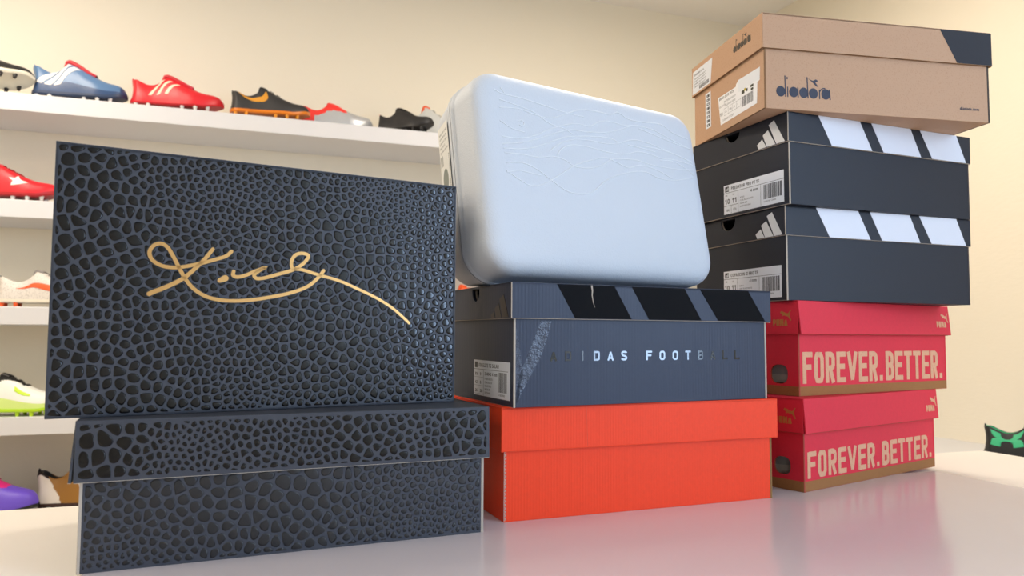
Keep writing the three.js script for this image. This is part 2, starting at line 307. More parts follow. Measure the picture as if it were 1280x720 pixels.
function stripedBox(o) {
  const b = shoeBox({ lap: 0.002, mats: black, notch: o.notch, cornerWear: true, ...o });
  const y0 = o.H - o.Hl;
  for (const s of wideStripes) b.LF('stripe', sheet(s.map(([u, k]) => [u * o.W / 0.329, y0 + k * (o.Hl - 0.0008) + 0.0006]), 0.0003), whitePrint);
  for (const s of barsBadge) b.LE('logo_bar', sheet(flip(o.D, s.map(([u, v]) => [u, v - 0.0829 + y0 + 0.0012])), 0.0003), badgeWhite);
  sticker(b, 'E', [[0.1315, 0.0465], [0.0095, 0.0465], [0.0095, 0.0045], [0.1315, 0.0045]], o.D, label3(...o.print));
  return b;
}
const yF = 0.1151, yE = 0.2388, yG = 0.3622, yH = 0.4826, yD = 0.1179, yC = 0.2466, yB = 0.1218;
stripedBox({ label: 'black shoe box with three white lid stripes directly on the red boxes', group: 'black boxes with white stripes', x: 0.3552, y: yE, z: -0.978, yaw: 0.362, W: 0.3285, H: 0.1234, D: 0.2, Hl: 0.0389, notch: [0.1016, 0.1349, 0.0185], print: ['COPA ICON II PRO TF', '', '10', '11', ['IG8117', 'CORE BLACK/WHITE', 'GOLD METALLIC', 'MADE IN VIETNAM']] });
stripedBox({ label: 'black shoe box with three white lid stripes directly under the kraft box', group: 'black boxes with white stripes', x: 0.3558, y: yG, z: -0.9648, yaw: 0.3872, W: 0.3321, H: 0.1203, D: 0.2, Hl: 0.0391, notch: [0.0936, 0.1249, 0.015], print: ['PREDATOR PRO FT TF', '', '10', '11', ['IE7805', 'CORE BLACK/WHITE', 'SOLAR RED', 'MADE IN CHINA']] });

// the worn dark box in the middle
{
  const ribs = { bumpMap: every(fluting, 0.04, 0.1), bumpScale: 0.00006 };
  const worn = card('#30374a', 0.42, { ...ribs, specularIntensity: 0.55 }), mats = { front: worn, lid: worn, end: worn, lidEnd: worn, raw: M.rawPale, rightEnd: M.rawPale, base: worn };
  const W = 0.3338, H = 0.1286, D = 0.2, Hl = 0.0375;
  const b = shoeBox({ label: 'worn dark grey shoe box with black lid stripes standing on the orange box', x: 0.0019, y: yD, z: -0.7781, yaw: 0.4224, W, H, D, Hl, lap: 0.004, mats, notch: [0.0854, 0.1072, 0.0165], cornerWear: true });
  const gb = plain('#09080b', 0.55, { specularIntensity: 0.15, map: every(grain, 0.05) }), y0 = H - Hl;
  for (const s of [[[0.048, 1], [0.118, 1], [0.140, 0], [0.0697, 0]], [[0.1403, 1], [0.211, 1], [0.2345, 0], [0.1628, 0]], [[0.2325, 1], [0.303, 1], [0.3285, 0], [0.2585, 0]]]) b.LF('stripe', sheet(s.map(([u, k]) => [u, y0 + 0.0008 + k * (Hl - 0.0016)]), 0.0003), gb);
  for (const s of [[[0.0161, 0.1164], [0.0276, 0.1121], [0.0200, 0.0925], [0.0040, 0.0925]], [[0.0292, 0.1075], [0.0399, 0.1025], [0.0370, 0.0925], [0.0225, 0.0925]], [[0.0420, 0.0995], [0.0510, 0.0955], [0.0500, 0.0925], [0.0395, 0.0925]]]) b.LE('logo_bar', sheet(flip(D, s), 0.0003), plain('#2a211b', 0.3));
  const foil = plain('#101116', 0.1, { ior: 1.62 });
  for (const [w, a, e] of [['ADIDAS', 0.0458, 0.1325], ['FOOTBALL', 0.1651, 0.2885]]) [...w].forEach((c, i) => {   // spaced foil capitals
    const x = a + (e - a) * i / (w.length - 1) - 0.0035, cw = 0.0078;
    b.F('letter', join(letter(c, 0.7, 0.2).map((st, q) => stroke(st.map(([px, py]) => [x + px * cw / 0.7, 0.047 + py * 0.0104]), 0.0021, 0.0003 + q * 0.00004))), foil);
  });
  b.F('packing_tape', sheet([[0.031, 0.0885], [0.0434, 0.0885], [0.0385, 0.070], [0.031, 0.051], [0.0115, 0.0185], [0.0035, 0.003], [0.0008, 0.006], [0.0075, 0.035], [0.017, 0.055], [0.024, 0.072]], 0.0002), plain('#30374a', 0.25, { bumpMap: every(cloudy, 0.03), bumpScale: 0.0006 }));
  b.F('packing_tape', sheet([[0.0008, 0.0885], [0.0025, 0.0885], [0.0105, 0.04], [0.006, 0.006], [0.0008, 0.004]], 0.0002), plain('#30374a', 0.27, { bumpMap: every(cloudy, 0.02), bumpScale: 0.0006 }));
  b.LF('pale_streak', stroke([[0.0895, 0.1275], [0.0905, 0.122], [0.09, 0.117], [0.0915, 0.109], [0.0935, 0.104]], (k) => 0.0018 * (1 - k) + 0.0002, 0.0005), M.rawPale);  // thin pale streak down the first lid stripe, tapering downwards
  sticker(b, 'E', [[0.1095, 0.0459], [0.008, 0.0456], [0.008, 0.0063], [0.1095, 0.0063]], D, labelTexture(420, 220, (x, w, h) => {
    x.fillRect(12, 12, 34, 36); x.font = 'bold 30px sans-serif'; x.fillText('F50 ELITE FG SALAH', 60, 42, 240); x.fillRect(0, 56, 400, 2);
    x.font = 'bold 26px sans-serif'; [['8½', '9'], ['42⅔'.slice(0, 2), '8'], ['26', '265']].forEach((r, i) => { x.fillText(r[0], 16, 96 + i * 52, 46); x.fillText(r[1], 76, 96 + i * 52, 34); x.fillRect(8, 106 + i * 52, 108, 1); });
    x.fillRect(120, 58, 2, 160); x.fillText('ID4042', 134, 92, 80); x.fillText('4 mm', 222, 92, 60); x.font = '16px sans-serif'; ['FTWR WHITE/', 'CORE BLACK', 'SOLAR RED', 'MADE IN', 'VIETNAM'].forEach((r, i) => x.fillText(r, 134, 120 + i * 21));
    bars(x, 300, 66, 84, 116, 41); x.fillText('4 067889', 300, 204);
  }));
}
// the orange box
{
  const ribs = { bumpMap: every(fluting, 0.034, 0.1), bumpScale: 0.00005 };
  const W = 0.3426, H = 0.1178, D = 0.19, Hl = 0.0456;
  const org = card('#ff420a', 0.5, { ...ribs, specularIntensity: 0.7 });
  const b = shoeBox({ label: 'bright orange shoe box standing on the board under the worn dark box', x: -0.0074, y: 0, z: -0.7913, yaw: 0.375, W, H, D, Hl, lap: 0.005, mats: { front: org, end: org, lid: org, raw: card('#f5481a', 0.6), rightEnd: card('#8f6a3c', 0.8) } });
  b.LF('crease', stroke([[0.0926, H - 0.001], [0.0941, H - Hl + 0.001]], 0.0006, 0.0002), card('#f5481a', 0.5));
  // the ragged edge of the corrugated board at the front left corner
  const teeth = []; for (let i = 0; i < 20; i++) teeth.push(stroke([[0.0002, 0.002 + i * 0.0036], [0.0022, 0.0032 + i * 0.0036], [0.0002, 0.0046 + i * 0.0036]], 0.0007, 0.0005));
  b.F('corrugated_edge', join([...teeth, stroke([[0.0003, 0.001], [0.0003, 0.074]], 0.0006, 0.0004), stroke([[0.0024, 0.001], [0.0024, 0.074]], 0.0004, 0.0004)]), M.rawPale);
}
// the two red boxes
const catShape = [[0.02, 0.78], [0.1, 0.92], [0.2, 0.88], [0.3, 0.84], [0.48, 0.74], [0.66, 0.66], [0.76, 0.72], [0.84, 0.86], [0.94, 0.98], [0.99, 0.97], [0.91, 0.84], [0.85, 0.62], [0.85, 0.5], [0.9, 0.28], [0.99, 0.08], [0.98, 0.02], [0.9, 0.02], [0.8, 0.26], [0.7, 0.4], [0.52, 0.44], [0.36, 0.52], [0.24, 0.46], [0.16, 0.5], [0.22, 0.6], [0.14, 0.68], [0.04, 0.7]];
function redBox(o) {
  const print = card('#df2840', 0.55, { specularIntensity: 0.8 }), kraft = card('#c9a67e', 0.8, { map: every(speckled('#c9a67e', '#b08a60', 500), 0.05, 0.05) }), ends = print;
  const b = shoeBox({ mats: { front: print, end: ends, lid: print, lidEnd: ends, raw: card('#a8442f', 0.7), rightEnd: ends }, lap: 0.003, ...o });
  const ink = card('#d8b692', 0.75, { map: every(speckled('#fff8f0', '#d8907c', 420), 0.03, 0.03), color: '#dfb090' });
  const { W, D, H, Hl } = o;
  b.F('kraft_band', sheet(rect(W - 0.001, o.band, 0.0005, 0.0004)), kraft); b.E('kraft_band', sheet(rect(D - 0.001, o.band, 0.0005, 0.0004)), kraft);
  for (const g of lettering('FOREVER.', 0.0075, 0.1775, o.ty, o.th, 0.165, 0.075)) b.F('letter', g, ink);
  for (const g of lettering('BETTER.', 0.1838, 0.3238, o.ty, o.th, 0.165, 0.075)) b.F('letter', g, ink);
  const gold = card(o.markTone ?? '#e0a87f', 0.6), mark = (x, y, w) => join([sheet(catShape.map(([a, c]) => [x + w * (0.42 + a * 0.62), y + w * (0.22 + c * 0.5)])), ...lettering('PUMA', x, x + w * 0.82, y, w * 0.3, 0.26, 0.07, 0.0003, { M: 0.6 })]);
  b.LF('logo', mark(0.3005 * W / 0.333, o.my, 0.030), gold); b.LE('logo', T(mark(0, 0, 0.0285), D - 0.0375, o.my - 0.0005, 0), card('#c07a3e', 0.6));
  return b;
}
redBox({ label: 'crimson shoe box with cream slogan and kraft band, lower one standing on the board', group: 'red boxes with a cream slogan', x: 0.3615, y: 0, z: -0.9482, yaw: 0.626, W: 0.3329, H: 0.115, D: 0.19, Hl: 0.043, flareFront: 0.07, band: 0.0125, ty: 0.0158, th: 0.0325, my: 0.0833, hole: [0.0305, 0.0295, 0.0115, 0.0108] });
redBox({ label: 'rose red shoe box with cream slogan, upper one directly beneath the black boxes', group: 'red boxes with a cream slogan', x: 0.3693, y: yF, z: -0.9796, yaw: 0.5366, W: 0.3342, H: 0.1236, D: 0.19, Hl: 0.0437, flareFront: 0.1, band: 0.012, ty: 0.016, th: 0.041, my: 0.0915, hole: [0.0313, 0.0275, 0.0135, 0.0122] });

// the kraft box on top
{
  const W = 0.3332, H = 0.1236, D = 0.2069, Hl = 0.0461;
  const kraft = card('#c49e80', 0.65, { map: every(speckled('#fffdfa', '#f3e9de', 900), 0.08, 0.08) }), kraftEnd = kraft, navy = card('#23252f', 0.7), ink = card('#2f3448', 0.6);
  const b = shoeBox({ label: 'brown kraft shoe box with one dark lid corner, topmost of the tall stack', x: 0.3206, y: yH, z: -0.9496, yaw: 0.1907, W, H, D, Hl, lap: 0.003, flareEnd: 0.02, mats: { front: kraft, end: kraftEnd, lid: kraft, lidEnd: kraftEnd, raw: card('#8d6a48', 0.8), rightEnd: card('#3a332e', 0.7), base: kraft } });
  b.LF('dark_corner', sheet([[0.2564, H - 0.0008], [W + 0.0028, H - 0.0008], [W + 0.0028, H - Hl + 0.0006], [0.2818, H - Hl + 0.0006]]), navy);
  mesh('dark_corner', box(0.0004, Hl - 0.001, 0.2, 0, -Hl / 2, 0).rotateZ(0.02).translate(W / 2 + 0.0034, H, 0), navy, b.lid);
  const word = (x, y, w) => {                         // solid round bowls with hairline stems
    const k = w / 0.8, X = (a) => x + ((a - 120) / 1000) * k, Y = (a) => y + a * k / 1000, out = [];
    for (const cx of [188, 378, 527, 670, 855]) out.push(sheet(ring(X(cx), Y(72), 0.066 * k, 0.072 * k, 26)));
    const st = (pts, wd = 0.014) => out.push(stroke(pts.map(([a, c]) => [X(a), Y(c)]), wd * k));
    st([[258, 0], [252, 290]]); st([[290, 0], [290, 140]]); st([[445, 0], [440, 140]]); st([[590, 0], [580, 290]]); st([[762, 0], [762, 130]]); st([[762, 100], [785, 132], [815, 150], [850, 152]]); st([[922, 0], [912, 140]]);
    out.push(sheet(ring(X(285), Y(258), 0.009 * k, 0.018 * k, 10)));
    out.push(sheet([[600, 270], [665, 245], [710, 268], [745, 248], [700, 225], [750, 165], [715, 175], [655, 232]].map(([a, c]) => [X(a), Y(c)]).reverse()));
    return join(out);
  };
  b.F('logo', word(0.0165, 0.0163, 0.0765), ink); b.LE('logo', T(word(0, 0, 0.048), D - 0.0745, 0.0975, 0), card('#4a4238', 0.6));
  const font = await new FontLoader().loadAsync('fonts/droid/droid_sans_bold.typeface.json');
  b.F('lettering', T(new TextGeometry('diadora.com', { font, size: 0.0036, depth: 0.0003, curveSegments: 3 }), 0.2865, 0.0155, 0), ink);
  sticker(b, 'E', [[0.1281, 0.052], [0.0750, 0.0515], [0.0740, 0.0545], [0.0668, 0.0585], [0.0098, 0.0569], [0.0110, 0.0400], [0.0168, 0.0390], [0.0188, 0.0118], [0.1208, 0.0105]], D, labelTexture(512, 216, (x, w, h) => {
    x.fillStyle = '#f2f2f4'; x.fillRect(0, 0, w, h); x.fillStyle = '#e9ebef'; x.fillRect(256, 0, 256, 76); x.fillStyle = '#3a3c42';
    x.font = 'bold 22px sans-serif'; x.fillText('BRASIL ELITE TECH', 14, 54, 190); x.font = '16px sans-serif'; x.fillText('WHITE/BLACK/GOLD', 80, 86); x.fillText('101.181475', 14, 104); x.fillText('CALZATURE UOMO', 90, 112);
    x.font = 'bold 34px sans-serif'; x.fillText('10', 22, 162); x.strokeStyle = '#3a3c42'; for (let i = 0; i < 4; i++) x.strokeRect(80 + i * 52, 124, 52, 44); x.font = '18px sans-serif'; ['44', '10½', '28', '9'].forEach((r, i) => x.fillText(r, 92 + i * 52, 154, 34)); x.fillText('8 059966 771207', 60, 200);
    x.fillStyle = '#2a2f1c'; x.fillRect(300, 82, 34, 22); x.fillStyle = '#b9a418'; x.fillRect(330, 76, 22, 16); x.fillStyle = '#2a2f1c'; x.fillRect(352, 84, 20, 18); x.fillRect(404, 80, 34, 14); x.fillRect(408, 100, 28, 14); x.fillStyle = '#3a3c42'; bars(x, 300, 120, 130, 62, 19);
  }));
  sticker(b, 'LE', [[0.2047, 0.1158], [0.1391, 0.1158], [0.1441, 0.0805], [0.2055, 0.0805]], D, labelTexture(256, 150, (x, w, h) => { x.font = 'bold 18px sans-serif'; x.fillText('DIADORA S.P.A.', 20, 34); x.font = '14px sans-serif'; for (let i = 0; i < 4; i++) x.fillText('CAERANO SAN MARCO TV', 20, 58 + i * 18, 170); bars(x, 90, 116, 130, 24, 5); }), 'paper_label');
  sticker(b, 'E', [[0.1690, 0.0705], [0.1518, 0.0705], [0.1518, 0.0172], [0.1690, 0.0172]], D, labelTexture(64, 220, (x, w, h) => { for (let i = 0; i < 8; i++) { x.fillRect(16, 12 + i * 26, 32, 16); x.fillStyle = '#e6eaf2'; x.fillRect(24, 16 + i * 26, 4 + (i % 3) * 6, 8); x.fillStyle = '#23252b'; } }), 'paper_label');
}

// ---------------------------------------------------------------- the two reptile-patterned boxes
function scales(w, h, pitch, gap, opts = {}) {          // raised rounded cells over a rectangle w by h; pitch(x, y) is the local spacing
  const pts = [], cell = 0.012, grid = new Map(), key = (i, j) => i * 4096 + j;
  const near = (x, y, r, f) => { const R2 = Math.ceil(r / cell), ci = Math.floor(x / cell) + 8, cj = Math.floor(y / cell) + 8; for (let i = ci - R2; i <= ci + R2; i++) for (let j = cj - R2; j <= cj + R2; j++) for (const q of grid.get(key(i, j)) ?? []) if (f(q)) return true; return false; };
  const add = (p) => { const k = key(Math.floor(p[0] / cell) + 8, Math.floor(p[1] / cell) + 8); if (!grid.has(k)) grid.set(k, []); grid.get(k).push(p); };
  const sy = opts.tall ?? 1;
  for (let i = 0; i < w * h / (0.0065 * 0.0065) * 40; i++) {
    const x = -0.008 + rnd() * (w + 0.016), y = -0.008 + rnd() * (h + 0.016), s = pitch(x, y) * 0.86;
    const ky = sy(x, y);
    if (near(x, y, s * Math.max(1, ky), (q) => (q[0] - x) ** 2 + ((q[1] - y) / ky) ** 2 < s * s)) continue;
    const p = [x, y]; pts.push(p); add(p);
  }
  const clip = (P, a, b, c) => { const out = []; for (let i = 0; i < P.length; i++) { const p = P[i], q = P[(i + 1) % P.length], dp = a * p[0] + b * p[1] - c, dq = a * q[0] + b * q[1] - c; if (dp <= 0) out.push(p); if ((dp < 0 && dq > 0) || (dp > 0 && dq < 0)) { const t = dp / (dp - dq); out.push([p[0] + (q[0] - p[0]) * t, p[1] + (q[1] - p[1]) * t]); } } return out; };
  const cellOf = (p, inset) => {
    const r = 0.03; let P = rect(2 * r, 2 * r, p[0] - r, p[1] - r);
    near(p[0], p[1], 0.024, (q) => { if (q !== p) { const dx = q[0] - p[0], dy = q[1] - p[1], l = Math.hypot(dx, dy); if (l < 0.034) P = clip(P, dx / l, dy / l, (dx * (p[0] + q[0]) / 2 + dy * (p[1] + q[1]) / 2) / l - inset); } return P.length < 3; });
    return P;
  };
  for (let it = 0; it < 2; it++) {
    const moved = pts.map((p) => { const P = cellOf(p, 0); if (P.length < 3) return p; let a = 0, x = 0, y = 0; for (let i = 0; i < P.length; i++) { const q = P[i], r = P[(i + 1) % P.length], c = q[0] * r[1] - r[0] * q[1]; a += c; x += (q[0] + r[0]) * c; y += (q[1] + r[1]) * c; } return [p[0] + (x / (3 * a) - p[0]) * 0.75, p[1] + (y / (3 * a) - p[1]) * 0.75]; });
    pts.length = 0; grid.clear(); for (const p of moved) { pts.push(p); add(p); }
  }
  const pos = [], nor = [], idx = [], hgt = opts.height ?? 0.0003;
  for (const p of pts) {
    if (p[0] < -0.004 || p[0] > w + 0.004 || p[1] < -0.004 || p[1] > h + 0.004) continue;
    let P = cellOf(p, gap / 2 * (0.85 + 0.3 * rnd()));
    const e = 0.0022; P = clip(clip(clip(clip(P, -1, 0, -e), 1, 0, w - e), 0, -1, -e), 0, 1, h - e);
    if (P.length < 3) continue;
    for (let k = 0; k < 2; k++) { const Q = []; P.forEach((a, i) => { const b = P[(i + 1) % P.length]; Q.push([a[0] * 0.75 + b[0] * 0.25, a[1] * 0.75 + b[1] * 0.25], [a[0] * 0.25 + b[0] * 0.75, a[1] * 0.25 + b[1] * 0.75]); }); P = Q; }
    P = P.filter((a, i) => { const b = P[(i + P.length - 1) % P.length]; return Math.hypot(a[0] - b[0], a[1] - b[1]) > 0.00025; });
    if (P.length < 5) continue;
    let cx = 0, cy = 0; for (const a of P) { cx += a[0] / P.length; cy += a[1] / P.length; }
    let rad = 1; for (const a of P) rad = Math.min(rad, Math.hypot(a[0] - cx, a[1] - cy));
    if (rad < 0.0006 || opts.skip?.(cx, cy)) continue;
    const b0 = pos.length / 3, n = P.length, f1 = Math.max(0.5, 1 - 0.0003 / rad), f2 = Math.max(0.3, 1 - 0.0009 / rad);
    for (const [f, z] of [[1, 0], [f1, hgt * 0.8], [f2, hgt]]) for (const a of P) { const dx = a[0] - cx, dy = a[1] - cy, l = Math.hypot(dx, dy), k = f === 1 ? 0.85 : f === f1 ? 0.55 : 0.06, kz = Math.sqrt(1 - k * k); pos.push(cx + dx * f, cy + dy * f, z); nor.push(dx / l * k, dy / l * k, kz); }
    pos.push(cx, cy, hgt); nor.push(0, 0, 1);
    for (let r2 = 0; r2 < 2; r2++) for (let i = 0; i < n; i++) { const a = b0 + r2 * n + i, b = b0 + r2 * n + (i + 1) % n; idx.push(a, b, b + n, a, b + n, a + n); }
    for (let i = 0; i < n; i++) idx.push(b0 + 2 * n + i, b0 + 2 * n + (i + 1) % n, b0 + 3 * n);
  }
  const g = new THREE.BufferGeometry(); g.setAttribute('position', new THREE.Float32BufferAttribute(pos, 3)); g.setIndex(idx); g.setAttribute('normal', new THREE.Float32BufferAttribute(nor, 3));
  const uv = new Float32Array(pos.length / 3 * 2); for (let i = 0; i < uv.length / 2; i++) { uv[2 * i] = pos[3 * i]; uv[2 * i + 1] = pos[3 * i + 1]; }
  g.setAttribute('uv', new THREE.BufferAttribute(uv, 2));
  return g;
}
const stuffPart = (m) => { m.userData.kind = 'stuff'; return m; };
const blend = (a, b, x) => { const t = Math.min(1, Math.max(0, (x - a) / (b - a))); return t * t * (3 - 2 * t); };
const hide = { front: card('#41444d', 0.45, { specularIntensity: 0.7, bumpScale: 0.00002 }), raw: M.rawPale, rightEnd: M.rawPale };
hide.lid = hide.lidEnd = hide.end = hide.base = hide.front;
const scaleBlack = plain('#0e0c0d', 0.15, { specularIntensity: 0.6 }), scaleMatt = plain('#1b1b1e', 0.38);
{
  const W = 0.3471, H = 0.1217, D = 0.22, Hl = 0.0492;
  const b = shoeBox({ label: 'closed black reptile-patterned shoe box lying flat on the board, lower of two', group: 'black reptile-patterned boxes', x: -0.3451, y: 0, z: -0.6151, yaw: 0.4098, W, H, D, Hl, lap: 0.004, flareEnd: 0.08, flareFront: 0.02, mats: hide });
  const wave = (x) => 0.0068 + 0.0014 * Math.sin(x * 24 + 2) + 0.0008 * Math.sin(x * 61);
  stuffPart(b.LF('scale_pattern', T(scales(W + 0.006, Hl - 0.002, (x, y) => Math.max(0.0048, wave(x) * (x < 0.05 || x > 0.3 ? 1.25 : 0.95)), 0.0022, { tall: () => 1.2 }), -0.003, H - Hl + 0.001, 0.0001), scaleBlack));
  const hb = H - Hl - 0.001;
  stuffPart(b.F('scale_pattern', T(scales(W - 0.004, hb + 0.002, (x, y) => Math.max(0.0044, 0.0048 + 0.0036 * blend(0.0, 0.06, y) * (0.6 + 0.4 * Math.sin(x * 19 + 0.6)) + 0.003 * blend(0.02, 0.14, x) * blend(0.3, 0.16, x)), 0.002, { tall: (x) => 1.15 + 0.5 * blend(0.1, 0.17, x) * blend(0.26, 0.19, x), height: 0.0002 }), 0.002, 0, 0.0), scaleMatt));
}
{
  // standing on its long side, lid towards the camera: built lying, then turned up
  const W = 0.3664, HF = 0.228, DEP = 0.118;
  const b = shoeBox({ label: 'black reptile-patterned shoe box on its side showing a gold signature, upper of two', group: 'black reptile-patterned boxes', x: 0, y: 0, z: 0, yaw: 0, W: W - 0.004, H: DEP, D: HF - 0.004, Hl: 0.05, lap: 0.002, mats: hide });
  const root = b.root, inner = new THREE.Matrix4().makeRotationX(Math.PI / 2);
  root.rotation.set(0, 0, 0);
  const geos = new Set(); root.traverse((o) => { if (o.isMesh) geos.add(o.geometry); });
  for (const g of geos) g.applyMatrix4(inner).translate(0, HF / 2, -DEP);                    // lid face at z = 0, base at y = 0
  const ln = -0.0438, yaw = 0.5273;
  root.position.set(-0.3768, TABLE + yB + 0.0002, -0.6173).addScaledVector(new THREE.Vector3(Math.cos(yaw), 0, -Math.sin(yaw)), W / 2);
  root.rotation.set(-ln * 0, yaw, 0);
  const X = -W / 2;
  const sig2 = [[0.1399, 0.1444], [0.1358, 0.1403], [0.1274, 0.1369], [0.117, 0.1332], [0.1048, 0.1297], [0.0937, 0.1276], [0.0827, 0.1286], [0.0747, 0.1335], [0.0725, 0.1399], [0.0752, 0.1454], [0.081, 0.148], [0.0861, 0.1455], [0.0913, 0.1377], [0.0967, 0.1271], [0.1021, 0.1175], [0.1096, 0.1089], [0.1202, 0.1026], [0.135, 0.0997], [0.1523, 0.1002], [0.1744, 0.1038], [0.1971, 0.1096], [0.2111, 0.116], [0.2204, 0.1248], [0.225, 0.131]];
  const sig1 = [[0.0734, 0.1038], [0.0766, 0.1056], [0.0844, 0.1091], [0.0971, 0.1162], [0.103, 0.1208], [0.1109, 0.1289], [0.1179, 0.137], [0.1239, 0.1456]];
  const sig3 = [[0.1423, 0.1265], [0.1418, 0.1232], [0.1446, 0.1215], [0.1515, 0.1229], [0.1623, 0.128], [0.1701, 0.1314], [0.1646, 0.1281], [0.1603, 0.1235], [0.162, 0.1212], [0.167, 0.1211], [0.1827, 0.1259], [0.1964, 0.1308], [0.2056, 0.1372], [0.2101, 0.1445], [0.2053, 0.1466], [0.1983, 0.145], [0.1943, 0.1389], [0.1952, 0.1319], [0.2034, 0.1311], [0.2203, 0.1267], [0.24, 0.122], [0.2604, 0.1142], [0.2813, 0.105], [0.2975, 0.0954], [0.3142, 0.0817]];
  const lines = [[smooth(sig1, 40), (k) => 0.0040 - 0.0008 * k], [smooth(sig2, 120), () => 0.0032], [smooth(sig3, 140), (k) => 0.0032 - 0.0006 * blend(0.6, 1, k)], [[[0.1305, 0.1177], [0.1325, 0.1186], [0.1352, 0.1199]], (k) => 0.0040 + 0.0016 * k]];
  const clear = []; for (const [l] of lines) clear.push(...l);
  const sp = scales(W, HF, (x, y) => {
    let s = 0.0083 - 0.0014 * blend(0.09, 0.0, x) + 0.0014 * Math.sin(x * 26 + y * 9 + 0.4) + 0.0008 * Math.sin(y * 40 + x * 30);
    s -= 0.0030 * blend(0.155, 0.215, y) * blend(0.1, 0.15, x) * blend(0.33, 0.27, x); s -= 0.0014 * blend(0.045, 0.01, y) * blend(0.13, 0.2, x);
    return Math.max(0.0047, s);
  }, 0.0019, { tall: (x, y) => 1.05 + 0.45 * blend(0.11, 0.03, x) * blend(0.08, 0.14, y), skip: (x, y) => false });
  stuffPart(mesh('scale_pattern', T(sp, X, 0, 0.0002), scaleBlack, b.lid));
  const s = mesh('signature', T(join(lines.map(([l, w]) => stroke(l, w, 0.00035, 0.0007, true))), X, 0, 0), plain('#b98f58', 0.32, { metalness: 0.85, bumpMap: every(bumpy, 0.008), bumpScale: 0.00003 }), b.lid);
  s.userData.label = 'raised gold foil signature';
  mesh('signature_outline', T(join(lines.map(([l, w]) => stroke(l, (k) => w(k) + 0.0018, 0.0002, 0.0005, true))), X, 0, 0), plain('#1b1a1e', 0.45), b.lid);
}

